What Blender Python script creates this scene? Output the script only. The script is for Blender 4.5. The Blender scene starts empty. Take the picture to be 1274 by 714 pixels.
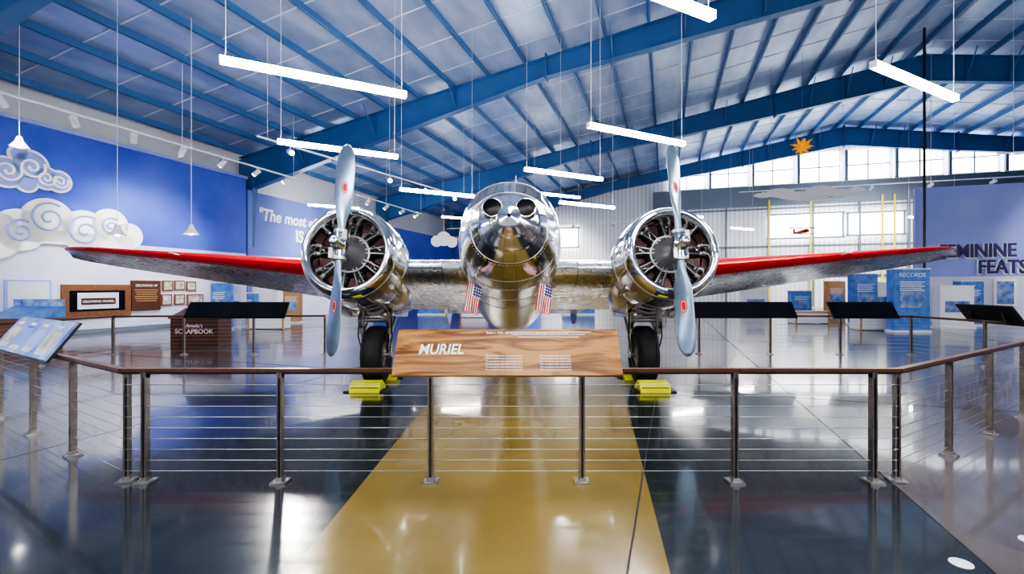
import bpy, math, random
from mathutils import Vector, Matrix
random.seed(4)
rad=math.radians
S=bpy.context.scene
F=590.0; HC=1.54
YAW=rad(18); CS=math.cos(YAW); SN=math.sin(YAW)
RB=Matrix.Rotation(-YAW,4,'Z')          # building frame -> world

# ------------------------------------------------------------------ materials
def mat(name,col,rough=0.5,metal=0.0,var=0.0,scale=8.0,bump=0.0,bscale=None,coat=0.0,emit=0.0,spec=0.5,stretch=None,col2=None,ramp=(0.3,0.7),dist=0.0):
    m=bpy.data.materials.new(name); m.use_nodes=True
    nt=m.node_tree; n=nt.nodes; l=nt.links
    b=n['Principled BSDF']
    b.inputs['Base Color'].default_value=(*col,1); b.inputs['Roughness'].default_value=rough
    b.inputs['Metallic'].default_value=metal; b.inputs['Coat Weight'].default_value=coat
    b.inputs['Coat Roughness'].default_value=0.08
    b.inputs['Specular IOR Level'].default_value=spec
    tc=n.new('ShaderNodeTexCoord'); mp=n.new('ShaderNodeMapping')
    l.new(tc.outputs['Object'],mp.inputs['Vector'])
    if stretch: mp.inputs['Scale'].default_value=stretch
    nz=n.new('ShaderNodeTexNoise'); nz.inputs['Scale'].default_value=scale; nz.inputs['Detail'].default_value=5; nz.inputs['Distortion'].default_value=dist
    l.new(mp.outputs['Vector'],nz.inputs['Vector'])
    if var>0 or col2:
        r=n.new('ShaderNodeValToRGB')
        c2=col2 if col2 else tuple(min(1,c*(1+var)) for c in col)
        c1=col if col2 else tuple(c*(1-var) for c in col)
        r.color_ramp.elements[0].position=ramp[0]; r.color_ramp.elements[1].position=ramp[1]
        r.color_ramp.elements[0].color=(*c1,1); r.color_ramp.elements[1].color=(*c2,1)
        l.new(nz.outputs['Fac'],r.inputs['Fac']); l.new(r.outputs['Color'],b.inputs['Base Color'])
    if bump>0:
        bp=n.new('ShaderNodeBump'); bp.inputs['Strength'].default_value=bump; bp.inputs['Distance'].default_value=0.02
        if bscale:
            n2=n.new('ShaderNodeTexNoise'); n2.inputs['Scale'].default_value=bscale; l.new(mp.outputs['Vector'],n2.inputs['Vector'])
            l.new(n2.outputs['Fac'],bp.inputs['Height'])
        else: l.new(nz.outputs['Fac'],bp.inputs['Height'])
        l.new(bp.outputs['Normal'],b.inputs['Normal'])
    if emit>0:
        b.inputs['Emission Color'].default_value=(*col,1); b.inputs['Emission Strength'].default_value=emit
    return m

def alu(name,panels=True,rough=0.13,col=(0.80,0.79,0.78),bump=0.14):
    m=mat(name,col,rough,1.0)
    nt=m.node_tree; n=nt.nodes; l=nt.links; b=n['Principled BSDF']
    tc=n.new('ShaderNodeTexCoord'); sp=n.new('ShaderNodeSeparateXYZ'); l.new(tc.outputs['Object'],sp.inputs[0])
    at=n.new('ShaderNodeMath'); at.operation='ARCTAN2'
    if panels=='radial':
        l.new(sp.outputs['X'],at.inputs[0]); l.new(sp.outputs['Z'],at.inputs[1])
        second=at.outputs[0]
    else:
        second=sp.outputs['X']
    cb=n.new('ShaderNodeCombineXYZ'); l.new(sp.outputs['Y'],cb.inputs[0]); l.new(second,cb.inputs[1])
    br=n.new('ShaderNodeTexBrick'); br.inputs['Scale'].default_value=1.0
    br.inputs['Brick Width'].default_value=0.62; br.inputs['Row Height'].default_value=0.5
    br.inputs['Mortar Size'].default_value=0.005; br.inputs['Mortar Smooth'].default_value=0.0
    br.inputs['Color1'].default_value=(min(1,col[0]*1.03),min(1,col[1]*1.03),min(1,col[2]*1.04),1); br.inputs['Color2'].default_value=(col[0]*0.93,col[1]*0.92,col[2]*0.92,1)
    br.inputs['Mortar'].default_value=(0.25,0.25,0.26,1)
    l.new(cb.outputs[0],br.inputs['Vector']); l.new(br.outputs['Color'],b.inputs['Base Color'])
    nz=n.new('ShaderNodeTexNoise'); nz.inputs['Scale'].default_value=2.4; nz.inputs['Detail'].default_value=1
    l.new(tc.outputs['Object'],nz.inputs['Vector'])
    bp=n.new('ShaderNodeBump'); bp.inputs['Strength'].default_value=bump; bp.inputs['Distance'].default_value=0.03
    l.new(nz.outputs['Fac'],bp.inputs['Height']); l.new(bp.outputs['Normal'],b.inputs['Normal'])
    mr=n.new('ShaderNodeMapRange'); mr.inputs['To Min'].default_value=rough*0.8; mr.inputs['To Max'].default_value=rough*1.3
    n3=n.new('ShaderNodeTexNoise'); n3.inputs['Scale'].default_value=9; l.new(tc.outputs['Object'],n3.inputs['Vector'])
    l.new(n3.outputs['Fac'],mr.inputs['Value']); l.new(mr.outputs[0],b.inputs['Roughness'])
    return m

M={}
M['alu']=alu('polished_aluminium','radial',0.15,(0.80,0.79,0.78),0.16)
M['aluw']=alu('wing_aluminium',True,0.27,(0.88,0.88,0.89),0.03)
M['cowl']=mat('cowl_aluminium',(0.83,0.83,0.83),0.11,1.0,bump=0.08,scale=4)
M['prop']=mat('propeller_metal',(0.25,0.33,0.43),0.28,0.8,var=0.06)  # bluish tint in the base colour stands in for reflected blue on the blades
M['steel']=mat('brushed_steel',(0.50,0.48,0.47),0.32,1.0,var=0.1,scale=30)
M['poststeel']=mat('post_steel',(0.36,0.32,0.30),0.32,0.95,var=0.15,scale=12)
M['darkmetal']=mat('dark_metal',(0.05,0.05,0.055),0.4,0.7)
M['engine']=mat('engine_fins',(0.08,0.075,0.075),0.4,0.8,var=0.3,scale=30)
M['crank']=mat('crankcase_grey',(0.17,0.175,0.19),0.35,0.6,var=0.1)
M['maroon']=mat('baffle_dark',(0.09,0.03,0.03),0.4,0.3)
M['black']=mat('black_gloss',(0.008,0.008,0.01),0.12)
M['lens']=mat('landing_lamp_lens',(0.003,0.003,0.004),0.25,spec=0.15)
M['glassd']=mat('cockpit_glass',(0.05,0.055,0.06),0.04,0.0,spec=1.0,coat=1.0)
M['red']=mat('red_paint',(0.74,0.010,0.015),0.28,coat=0.3,var=0.05)
M['rubber']=mat('tyre_rubber',(0.02,0.02,0.022),0.6,bump=0.3,scale=60)
M['chock']=mat('chock_yellow',(0.72,0.72,0.02),0.45,var=0.08)
M['white']=mat('white_paint',(0.85,0.86,0.9),0.45,var=0.02)
M['letter']=mat('white_lettering',(0.92,0.92,0.92),0.5)
M['navy']=mat('navy',(0.02,0.03,0.16),0.6)
M['flagred']=mat('flag_red',(0.6,0.02,0.04),0.7)
M['wood']=mat('panel_wood',(0.44,0.215,0.065),0.42,scale=1.5,stretch=(0.8,4.5,5.5),col2=(0.13,0.045,0.010),ramp=(0.44,0.62),dist=1.8)
M['bronze']=mat('handrail_bronze',(0.16,0.075,0.05),0.3,0.4,var=0.15,scale=20)
M['steelblue']=mat('structural_blue',(0.05,0.15,0.36),0.42,var=0.06,scale=2)
M['purlin']=mat('purlin_blue',(0.075,0.19,0.42),0.45,var=0.06,scale=2)
M['seam']=mat('insulation_seam',(0.70,0.80,0.95),0.4)
M['roof']=mat('roof_insulation',(0.27,0.39,0.64),0.36,scale=1.3,bump=1.0,bscale=2.6,col2=(0.50,0.61,0.84),metal=0.25,stretch=(1,0.35,1))
M['wallblue']=mat('wall_blue',(0.055,0.10,0.56),0.6,scale=0.5,col2=(0.10,0.165,0.68))
M['wallpale']=mat('wall_lavender',(0.28,0.35,0.80),0.6,scale=0.5,col2=(0.38,0.45,0.84))
M['wallperi']=mat('wall_periwinkle',(0.13,0.19,0.60),0.6,scale=0.5,col2=(0.19,0.26,0.68))
M['wallwhite']=mat('wall_white_lavender',(0.58,0.62,0.82),0.55,scale=0.6,col2=(0.72,0.74,0.86))
M['grey']=mat('grey_header',(0.16,0.20,0.26),0.5,var=0.05)
M['brown']=mat('brown_panel',(0.10,0.035,0.02),0.45,var=0.2,scale=12)
M['frame']=mat('frame_wood',(0.20,0.09,0.045),0.4,var=0.15)
M['paper']=mat('photo_paper',(0.75,0.72,0.66),0.6,scale=9,col2=(0.25,0.22,0.2))
M['panelblue']=mat('panel_blue',(0.05,0.16,0.55),0.35,scale=5,col2=(0.16,0.33,0.72))
M['panelimg']=mat('panel_graphic',(0.05,0.14,0.48),0.25,scale=4,col2=(0.40,0.50,0.74))
M['orange']=mat('star_gold',(0.94,0.42,0.005),0.45,emit=0.15)  # faint self-glow added to the gold colour
M['tan']=mat('tan',(0.55,0.32,0.14),0.5,var=0.1)
M['yellow']=mat('yellow_strap',(0.80,0.66,0.06),0.5)
M['purple']=mat('lettering_navy',(0.05,0.03,0.20),0.5)
M['lamp']=mat('led_diffuser',(1.0,0.98,0.95),0.4,emit=52)
M['spotface']=mat('spot_lens',(1.0,0.97,0.93),0.4,emit=25)
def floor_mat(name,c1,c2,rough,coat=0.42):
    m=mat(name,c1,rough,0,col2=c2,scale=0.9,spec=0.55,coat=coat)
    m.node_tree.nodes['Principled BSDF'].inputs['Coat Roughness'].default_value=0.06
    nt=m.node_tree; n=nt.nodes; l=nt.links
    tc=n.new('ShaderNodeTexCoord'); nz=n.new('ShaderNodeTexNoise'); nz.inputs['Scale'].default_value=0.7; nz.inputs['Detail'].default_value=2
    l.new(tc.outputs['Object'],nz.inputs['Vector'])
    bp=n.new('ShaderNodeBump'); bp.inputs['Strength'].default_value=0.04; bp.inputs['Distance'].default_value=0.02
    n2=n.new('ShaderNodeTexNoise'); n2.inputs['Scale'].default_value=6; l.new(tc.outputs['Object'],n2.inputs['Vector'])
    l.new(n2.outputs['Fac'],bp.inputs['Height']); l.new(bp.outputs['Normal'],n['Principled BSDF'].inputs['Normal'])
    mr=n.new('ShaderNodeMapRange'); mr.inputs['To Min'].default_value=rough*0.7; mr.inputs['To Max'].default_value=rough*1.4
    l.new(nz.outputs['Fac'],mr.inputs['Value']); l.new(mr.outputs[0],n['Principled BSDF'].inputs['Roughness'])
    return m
M['floor']=floor_mat('concrete_grey',(0.075,0.06,0.056),(0.125,0.105,0.098),0.19)
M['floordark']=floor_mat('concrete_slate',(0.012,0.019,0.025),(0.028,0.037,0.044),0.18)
M['floortan']=floor_mat('concrete_ochre',(0.17,0.12,0.032),(0.27,0.195,0.062),0.19)
M['joint']=mat('joint',(0.02,0.02,0.02),0.6)
def corrugated():
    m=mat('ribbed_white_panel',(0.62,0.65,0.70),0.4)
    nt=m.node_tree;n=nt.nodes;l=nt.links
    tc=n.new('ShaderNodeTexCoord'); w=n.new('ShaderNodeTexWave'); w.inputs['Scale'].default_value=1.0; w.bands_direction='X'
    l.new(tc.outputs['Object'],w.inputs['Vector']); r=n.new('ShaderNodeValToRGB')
    r.color_ramp.elements[0].color=(0.50,0.54,0.60,1); r.color_ramp.elements[1].color=(0.80,0.82,0.86,1); r.color_ramp.elements[1].position=0.25  # rib shading painted as darker and lighter colour bands on a flat wall
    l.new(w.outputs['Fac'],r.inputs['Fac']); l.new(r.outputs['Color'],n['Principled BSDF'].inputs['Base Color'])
    return m
M['ribbed']=corrugated()
M['window']=mat('window_daylight_polycarbonate',(0.92,0.96,1.0),0.3,emit=2.8)

# ------------------------------------------------------------------ mesh builder
class MB:
    def __init__(s): s.v=[];s.f=[];s.m=[];s.sm=[];s.mats=[]
    def mi(s,k):
        if k not in s.mats: s.mats.append(k)
        return s.mats.index(k)
    def add(s,vs,fs,k,smooth=False,X=None):
        o=len(s.v)
        for v in vs:
            v=Vector(v); s.v.append(X@v if X else v)
        ks=k if isinstance(k,list) else [k]*len(fs)
        for f,kk in zip(fs,ks):
            s.f.append([o+i for i in f]); s.m.append(s.mi(kk)); s.sm.append(smooth)
    def box(s,c,d,k,X=None,bev=0):
        cx,cy,cz=c; a,b,e=d[0]/2,d[1]/2,d[2]/2
        vs=[(cx+i*a,cy+j*b,cz+l*e) for i in(-1,1) for j in(-1,1) for l in(-1,1)]
        fs=[(0,1,3,2),(4,6,7,5),(0,4,5,1),(2,3,7,6),(0,2,6,4),(1,5,7,3)]
        s.add(vs,fs,k,False,X)
    def beam(s,p1,p2,w,h,k):   # box along a line, h ~ vertical
        p1=Vector(p1);p2=Vector(p2);d=(p2-p1);L=d.length;d.normalize()
        up=Vector((0,0,1)) if abs(d.z)<0.95 else Vector((0,1,0))
        x=d.cross(up).normalized(); z=x.cross(d).normalized()
        vs=[];
        for t in(p1,p2):
            for a,b in((-1,-1),(1,-1),(1,1),(-1,1)): vs.append(t+x*a*w/2+z*b*h/2)
        s.add(vs,[(0,3,2,1),(4,5,6,7),(0,1,5,4),(1,2,6,5),(2,3,7,6),(3,0,4,7)],k)
    def cyl(s,p1,p2,r,k,r2=None,n=16,smooth=True,X=None,caps=True):
        r2=r if r2 is None else r2
        p1=Vector(p1);p2=Vector(p2);d=(p2-p1).normalized()
        up=Vector((0,0,1)) if abs(d.z)<0.9 else Vector((1,0,0))
        x=d.cross(up).normalized(); y=d.cross(x)
        vs=[p1+(x*math.cos(a)+y*math.sin(a))*r for a in[2*math.pi*i/n for i in range(n)]]
        vs+=[p2+(x*math.cos(a)+y*math.sin(a))*r2 for a in[2*math.pi*i/n for i in range(n)]]
        s.add(vs,[(i,(i+1)%n,n+(i+1)%n,n+i) for i in range(n)],k,smooth,X)
        if caps:
            s.add(vs[:n],[tuple(range(n))[::-1]],k,False,X); s.add(vs[n:],[tuple(range(n))],k,False,X)
    def lathe(s,prof,o,k,n=48,axis='Y',smooth=True,X=None,zoff=None):
        vs=[];fs=[];m=len(prof);o=Vector(o)
        for j,(a,r) in enumerate(prof):
            zo=zoff[j] if zoff else 0
            for i in range(n):
                t=2*math.pi*i/n
                if axis=='Y': vs.append(o+Vector((r*math.cos(t),a,r*math.sin(t)+zo)))
                elif axis=='X': vs.append(o+Vector((a,r*math.cos(t),r*math.sin(t))))
                else: vs.append(o+Vector((r*math.cos(t),r*math.sin(t),a)))
        for j in range(m-1):
            for i in range(n): fs.append((j*n+i,j*n+(i+1)%n,(j+1)*n+(i+1)%n,(j+1)*n+i))
        s.add(vs,fs,k,smooth,X)
    def tube(s,pts,r,k,n=8,closed=False):
        pts=[Vector(p) for p in pts];N=len(pts);vs=[];fs=[]
        for i,p in enumerate(pts):
            if closed: d=pts[(i+1)%N]-pts[i-1]
            else: d=pts[min(i+1,N-1)]-pts[max(i-1,0)]
            d.normalize(); up=Vector((0,0,1)) if abs(d.z)<0.9 else Vector((1,0,0))
            x=d.cross(up).normalized();y=d.cross(x)
            for j in range(n):
                t=2*math.pi*j/n; vs.append(p+(x*math.cos(t)+y*math.sin(t))*r)
        R=N if closed else N-1
        for i in range(R):
            a=i*n;b=((i+1)%N)*n
            for j in range(n): fs.append((a+j,a+(j+1)%n,b+(j+1)%n,b+j))
        s.add(vs,fs,k,True)
    def sphere(s,c,r,k,nu=16,nv=10,sc=(1,1,1),X=None):
        vs=[];fs=[];c=Vector(c)
        for j in range(nv+1):
            p=math.pi*j/nv
            for i in range(nu):
                t=2*math.pi*i/nu
                vs.append(c+Vector((r*sc[0]*math.sin(p)*math.cos(t),r*sc[1]*math.sin(p)*math.sin(t),r*sc[2]*math.cos(p))))
        for j in range(nv):
            for i in range(nu): fs.append((j*nu+i,j*nu+(i+1)%nu,(j+1)*nu+(i+1)%nu,(j+1)*nu+i))
        s.add(vs,fs,k,True,X)
    def prism(s,pts,a,b,k,plane='XZ',X=None):
        n=len(pts)
        def P(p,t):
            if plane=='XZ': return (p[0],t,p[1])
            if plane=='YZ': return (t,p[0],p[1])
            return (p[0],p[1],t)
        vs=[P(p,a) for p in pts]+[P(p,b) for p in pts]
        fs=[tuple(range(n)),tuple(range(2*n-1,n-1,-1))]+[(i,n+i,n+(i+1)%n,(i+1)%n) for i in range(n)]
        s.add(vs,fs,k,False,X)
    def text(s,txt,size,X,k,ext=0.004,align='LEFT',shear=0,bold=0.0):
        cu=bpy.data.curves.new('t','FONT'); cu.body=txt; cu.size=size; cu.extrude=ext; cu.align_x=align; cu.shear=shear; cu.offset=bold
        cu.resolution_u=3
        ob=bpy.data.objects.new('t',cu); S.collection.objects.link(ob)
        dg=bpy.context.evaluated_depsgraph_get(); me=ob.evaluated_get(dg).to_mesh()
        s.add([v.co.copy() for v in me.vertices],[tuple(p.vertices) for p in me.polygons],k,False,X)
        bpy.data.objects.remove(ob); bpy.data.curves.remove(cu)
    def done(s,name,parent=None,world=False,X=None,fixn=True):
        me=bpy.data.meshes.new(name); me.from_pydata([tuple(v) for v in s.v],[],s.f)
        for k in s.mats: me.materials.append(M[k])
        me.polygons.foreach_set('material_index',s.m); me.polygons.foreach_set('use_smooth',s.sm)
        me.update()
        if fixn:
            import bmesh
            bm=bmesh.new(); bm.from_mesh(me); bmesh.ops.recalc_face_normals(bm,faces=bm.faces); bm.to_mesh(me); bm.free()
        ob=bpy.data.objects.new(name,me); S.collection.objects.link(ob)
        if parent:
            ob.parent=parent
            if world: ob.matrix_parent_inverse=parent.matrix_world.inverted()
        if X: ob.matrix_world=X
        return ob
def empty(name,X):
    e=bpy.data.objects.new(name,None); e.empty_display_size=0.2; S.collection.objects.link(e); e.matrix_world=X
    bpy.context.view_layer.update(); return e

# ------------------------------------------------------------------ ROOM SHELL (building frame u,v)
UL,UR,V0,V1=-19.2,43.2,-14.0,40.0
UR_RIDGE=12.0
def roofz(u):
    return 7.6+0.17*((u+19) if u<UR_RIDGE else (2*UR_RIDGE+19-u))
b=MB(); b.box(((UL+UR)/2,(V0+V1)/2,-0.1),(UR-UL,V1-V0,0.2),'floor'); b.done('floor',X=RB)
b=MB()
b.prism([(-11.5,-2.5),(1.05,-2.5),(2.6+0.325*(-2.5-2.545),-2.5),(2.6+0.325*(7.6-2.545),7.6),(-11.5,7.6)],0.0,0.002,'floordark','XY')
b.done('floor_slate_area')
b=MB()
b.prism([(-1.31,-2.5),(-0.05,-2.5),(0.854+0.178*(13-2.545),13),(-0.97,13)],0.002,0.004,'floortan','XY')
b.done('floor_ochre_strip')
b=MB()
def jl(x1,y1,x2,y2,w=0.012,z=0.0035):
    b.beam((x1,y1,z+0.001),(x2,y2,z+0.001),w,0.002,'joint')
jl(0.617-0.34*2,0.545,0.974+0.34*3,6.59)
for k in range(-2,5):
    uu=2.6*CS-2.545*SN+7.3*k
    p=RB@Vector((uu,V0+1,0)); q=RB@Vector((uu,V1-1,0)); jl(p.x,p.y,q.x,q.y,0.007,0.0015)
for k in range(1,5):
    vv=7.5*k
    p=RB@Vector((UL+.5,vv,0)); q=RB@Vector((UR-1,vv,0)); jl(p.x,p.y,q.x,q.y,0.007,0.0015)
b.done('floor_joint')
for (x,y) in ((2.50,2.64),(3.15,2.88),(3.75,3.3)):
    b=MB(); b.lathe([(0.0,0.055),(0.006,0.053),(0.007,0.0)],(x,y,0.0),'white',24,'Z'); b.done('floor_marker')

# roof slabs
b=MB()
for (ua,ub) in((UL,UR_RIDGE),(UR_RIDGE,UR)):
    za,zb=roofz(ua)+0.25,roofz(ub)+0.25
    b.prism([(ua,za),(ub,zb),(ub,zb+0.15),(ua,za+0.15)],V0,V1,'roof','XZ')
b.done('ceiling',X=RB)
# purlins + seams
b=MB()
u=UL+0.6
while u<UR:
    z=roofz(u)
    b.box((u,(V0+V1)/2,z+0.12),(0.025,V1-V0-0.1,0.24),'purlin')
    b.box((u+0.04,(V0+V1)/2,z+0.01),(0.09,V1-V0-0.1,0.02),'purlin')
    u+=1.5
b.done('roof_purlin',X=RB)
b=MB()
v=V0+1.0
while v<V1:
    for (ua,ub) in((UL,UR_RIDGE),(UR_RIDGE,UR)):
        b.beam((ua,v,roofz(ua)+0.235),(ub,v,roofz(ub)+0.235),0.05,0.015,'seam')
    v+=1.83
b.done('ceiling_seam_strap',X=RB)
# rigid frames
def frame(v):
    b=MB()
    st=[(-19,roofz(-19),5.96),(-4.26,roofz(-4.26),9.40),(5.5,roofz(5.5),10.65),(12,roofz(12),11.6),
        (18.5,roofz(18.5),10.65),(28.3,roofz(28.3),9.40),(43,roofz(43),5.96)]
    for (a,c) in zip(st[:-1],st[1:]):
        b.prism([(a[0],a[2]),(c[0],c[2]),(c[0],c[1]),(a[0],a[1])],v-0.012,v+0.012,'steelblue','XZ')
        b.prism([(a[0],a[2]-0.03),(c[0],c[2]-0.03),(c[0],c[2]),(a[0],a[2])],v-0.17,v+0.17,'steelblue','XZ')
        b.prism([(a[0],a[1]-0.03),(c[0],c[1]-0.03),(c[0],c[1]),(a[0],a[1])],v-0.17,v+0.17,'steelblue','XZ')
        b.box((c[0],v,(c[1]+c[2])/2),(0.06,0.34,c[1]-c[2]+0.25),'steelblue')
        for k in range(1,4):
            t=k/4; uu=a[0]+(c[0]-a[0])*t; zb=a[2]+(c[2]-a[2])*t; zt=a[1]+(c[1]-a[1])*t
            b.box((uu,v,(zb+zt)/2),(0.015,0.2,zt-zb),'steelblue')
            b.beam((uu,v,zb+0.05),(uu,v+0.95,zt+0.05),0.04,0.04,'purlin')
            b.beam((uu,v,zb+0.05),(uu,v-0.95,zt+0.05),0.04,0.04,'purlin')
    for su in(-19.0,43.0):
        w=0.9
        c0=su if su<0 else su-w
        b.prism([(c0,0) if su<0 else (c0+w-.35,0),(c0+.35,0) if su<0 else (c0+w,0),(c0+w,7.5),(c0,7.5)],v-0.15,v+0.15,'steelblue','XZ')
    b.done('roof_frame',X=RB)
for v in(-4.7,6.3,17.3,28.3,39.3): frame(v)

# walls
b=MB()
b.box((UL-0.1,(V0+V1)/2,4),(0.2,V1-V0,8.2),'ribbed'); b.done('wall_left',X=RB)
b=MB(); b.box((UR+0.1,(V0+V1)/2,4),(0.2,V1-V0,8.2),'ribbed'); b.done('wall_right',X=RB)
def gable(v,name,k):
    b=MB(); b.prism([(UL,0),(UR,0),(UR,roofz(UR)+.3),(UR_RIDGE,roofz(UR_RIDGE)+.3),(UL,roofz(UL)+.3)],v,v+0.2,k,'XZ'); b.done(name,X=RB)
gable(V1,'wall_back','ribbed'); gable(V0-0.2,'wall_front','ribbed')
# survey helpers: where a sight line meets a given building plane
def onL(px,py,U=18.2):
    t=(px-637)/F; d=U/(SN-t*CS); return d*(t*SN+CS),HC+(357-py)*d/F
def onB(px,py,V=39.8):
    t=(px-637)/F; d=V/(t*SN+CS); return d*(t*CS-SN),HC+(357-py)*d/F
# exhibit wall left (v from -5 to 16.8)
UW=-18.2
b=MB()
b.box((UW-0.1,5.9,4.75),(0.2,21.8,3.4),'wallblue'); b.box((UW-0.1,5.9,1.525),(0.2,21.8,3.05),'wallwhite')
b.box((UW-0.05,5.9,6.5),(0.32,21.8,0.12),'wallpale')
b.done('wall_exhibit_left',X=RB)
b=MB(); b.box((UW+0.02,5.9,0.07),(0.03,21.8,0.14),'grey'); b.done('baseboard_left',X=RB)
# second exhibit wall with quotation
b=MB(); b.box((UW-0.3,22.0,3.0),(0.2,10.0,6.0),'wallperi'); b.box((UW-0.2,17.05,3.0),(0.35,0.25,6.0),'wallperi')
b.box((UW-0.18,22.0,1.1),(0.03,9.8,2.2),'wallwhite')
def TL(v,z): return Matrix.Translation((UW-0.17,v,z))@Matrix.Rotation(rad(90),4,'Z')@Matrix.Rotation(rad(90),4,'X')
b.text('"The most effective way',0.80,TL(17.6,4.75)@Matrix.Diagonal((0.92,1,1,1)),'letter',0.02,bold=0.02,shear=0.2)
b.text('IS TO DO IT"',0.85,TL(20.0,3.9),'letter',0.02,bold=0.03)
b.done('wall_quotation_left',X=RB)
b=MB(); b.box((-18.6,33.4,2.9),(0.2,12.6,5.8),'wallblue'); b.box((-14.4,39.7,2.9),(8.2,0.2,5.8),'wallblue'); b.done('wall_exhibit_back_left',X=RB)

# clouds on left wall
def spiral(b,c,r,turns,k,x,w=0.05,dirn=1,ph=0):
    pts=[]
    for i in range(60):
        t=i/59; a=ph+dirn*turns*2*math.pi*t; rr=r*(1-0.85*t)
        pts.append((x,c[0]+rr*math.cos(a),c[1]+rr*math.sin(a)))
    b.tube(pts,w/2,k,6)
def disc(b,c,r,x,th,k,n=40):
    b.cyl((x,c[0],c[1]),(x+th,c[0],c[1]),r,k,n=n,smooth=False)
def lr(px,r): return r/F*18.2/(SN-((px-637)/F)*CS)
b=MB()
lobes=[(-12,292,30),(22,286,26),(58,274,27),(103,288,26),(135,280,20),(158,294,16)]
for (px,py,r) in lobes:
    v,z=onL(px,py); rr=lr(px,r)
    disc(b,(v,z),rr,UW+0.02,0.10,'letter')
for (px,py,r) in((22,288,15),(58,272,20),(103,288,20),(135,282,11)):
    v,z=onL(px,py); spiral(b,(v,z),lr(px,r),1.7,'wallpale',UW+0.118,0.075,1,1.0)
v1,_=onL(-30,300); v2,_=onL(165,300); b.box((UW+0.07,(v1+v2)/2,3.1),(0.10,v2-v1,0.45),'letter')
b.done('cloud_relief',X=RB)
b=MB()
L2c=((6,214,20),(36,206,20),(56,222,15),(72,226,14),(22,192,11),(32,228,12))
for (px,py,r) in L2c:
    v,z=onL(px,py); rr=lr(px,r); disc(b,(v,z),rr,UW+0.01,0.05,'letter'); disc(b,(v,z),rr-0.07,UW+0.02,0.05,'wallpale')
for (px,py,r) in((8,212,14),(38,208,14),(56,222,10),(73,226,9)):
    v,z=onL(px,py); spiral(b,(v,z),lr(px,r),1.6,'letter',UW+0.075,0.075,-1,0.5)
b.done('cloud_relief',X=RB)
# wall-mounted screen, framed items
def wallrect(name,px1,py1,px2,py2,k,kf=None,fw=0.12,th=0.08,extra=None):
    v1,z1=onL(px1,(py1+py2)/2); v2,_=onL(px2,(py1+py2)/2)
    pm=(px1+px2)/2; _,zt=onL(pm,py1); _,zb=onL(pm,py2)
    b=MB()
    if kf:
        b.box((UW+th/2+.002,(v1+v2)/2,(zt+zb)/2),(th,v2-v1,zt-zb),kf)
        b.box((UW+th/2+.012,(v1+v2)/2,(zt+zb)/2),(th,v2-v1-2*fw,zt-zb-2*fw),k)
    else: b.box((UW+th/2+.002,(v1+v2)/2,(zt+zb)/2),(th,v2-v1,zt-zb),k)
    if extra: extra(b,v1,v2,zt,zb)
    return b.done(name,X=RB)
def TL2(v,z,o=0.1): return Matrix.Translation((UW+o,v,z))@Matrix.Rotation(rad(90),4,'Z')@Matrix.Rotation(rad(90),4,'X')
def exscreen(b,v1,v2,zt,zb):
    b.box((UW+0.094,(v1+v2)/2,(zt+zb)/2),(0.01,(v2-v1)*0.60,(zt-zb)*0.50),'wallwhite')
    b.box((UW+0.098,(v1+v2)/2,(zt+zb)/2-0.02),(0.01,(v2-v1)*0.5,(zt-zb)*0.2),'maroon')
    b.text('GROWING MURIEL',0.11,TL2((v1+v2)/2,(zt+zb)/2-0.06,0.106),'letter',0.003,'CENTER')
wallrect('wall_television',75,354,161,394,'black','frame',0.20,extra=exscreen)
def exg(b,v1,v2,zt,zb):
    b.text('GROWING UP',0.12,TL2((v1+v2)/2,zt-0.22,0.09),'letter',0.003,'CENTER')
    for i in range(6): b.box((UW+0.085,(v1+v2)/2,zt-0.34-0.08*i),(0.006,(v2-v1)*(0.8-0.05*(i%3)),0.025),'tan')
wallrect('wall_panel',162,349,198,386,'brown',extra=exg)
for (a,c,d,e) in((201,349,214,362),(216,349,229,361),(231,350,243,362),(200,366,213,380),(216,366,229,379),(232,366,252,380)):
    wallrect('framed_picture',a,c,d,e,'paper','frame',0.05,0.05)
wallrect('wall_panel',4,348,62,400,'wallwhite','wallpale',0.06)
wallrect('wall_panel',262,350,280,396,'panelblue',extra=lambda b,v1,v2,zt,zb:[b.box((UW+0.085,(v1+v2)/2,zt-.3-.12*i),(0.006,(v2-v1)*.7,0.04),'letter') for i in range(6)] and None)

# back wall : clerestory windows, header, hangar door
b=MB()
b.box((21,39.62,8.35),(44,0.25,1.5),'grey'); b.done('trim_1',X=RB)
for i in range(13):
    u=0.2+i*3.0
    top=min(11.3,roofz(u+1.35)-0.3)
    b=MB(); b.box((u+1.35,39.7,(9.15+top)/2),(2.5,0.12,top-9.15),'window')
    b.box((u+1.35,39.62,9.12),(2.7,0.2,0.1),'white'); b.box((u+0.05,39.62,(9.15+top)/2),(0.16,0.2,top-9.1),'grey')
    b.box((u+1.35,39.61,(9.15+top)/2),(0.06,0.14,top-9.15),'grey'); b.box((u+1.35,39.61,10.2),(2.6,0.14,0.06),'grey')
    b.done('window_%d'%(i+1),X=RB)
def doorwin(b,a,t,c,d):
    u1,zt=onB(a,t); u2,_=onB(c,t); _,zb=onB((a+c)/2,d); _,zt=onB((a+c)/2,t)
    b.box(((u1+u2)/2,39.75,(zt+zb)/2),(u2-u1,0.1,zt-zb),'window')
    for z in(zt,zb): b.box(((u1+u2)/2,39.7,z),(u2-u1+.2,0.14,0.12),'grey')
    n=max(1,int((u2-u1)/2.5))
    for i in range(n+1): b.box((u1+(u2-u1)*i/n,39.7,(zt+zb)/2),(0.1,0.14,zt-zb),'grey')
b=MB(); doorwin(b,690,284,720,308); b.done('window_14',X=RB)
b=MB()
doorwin(b,956,266,1048,296); doorwin(b,1054,264,1124,292)
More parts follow.
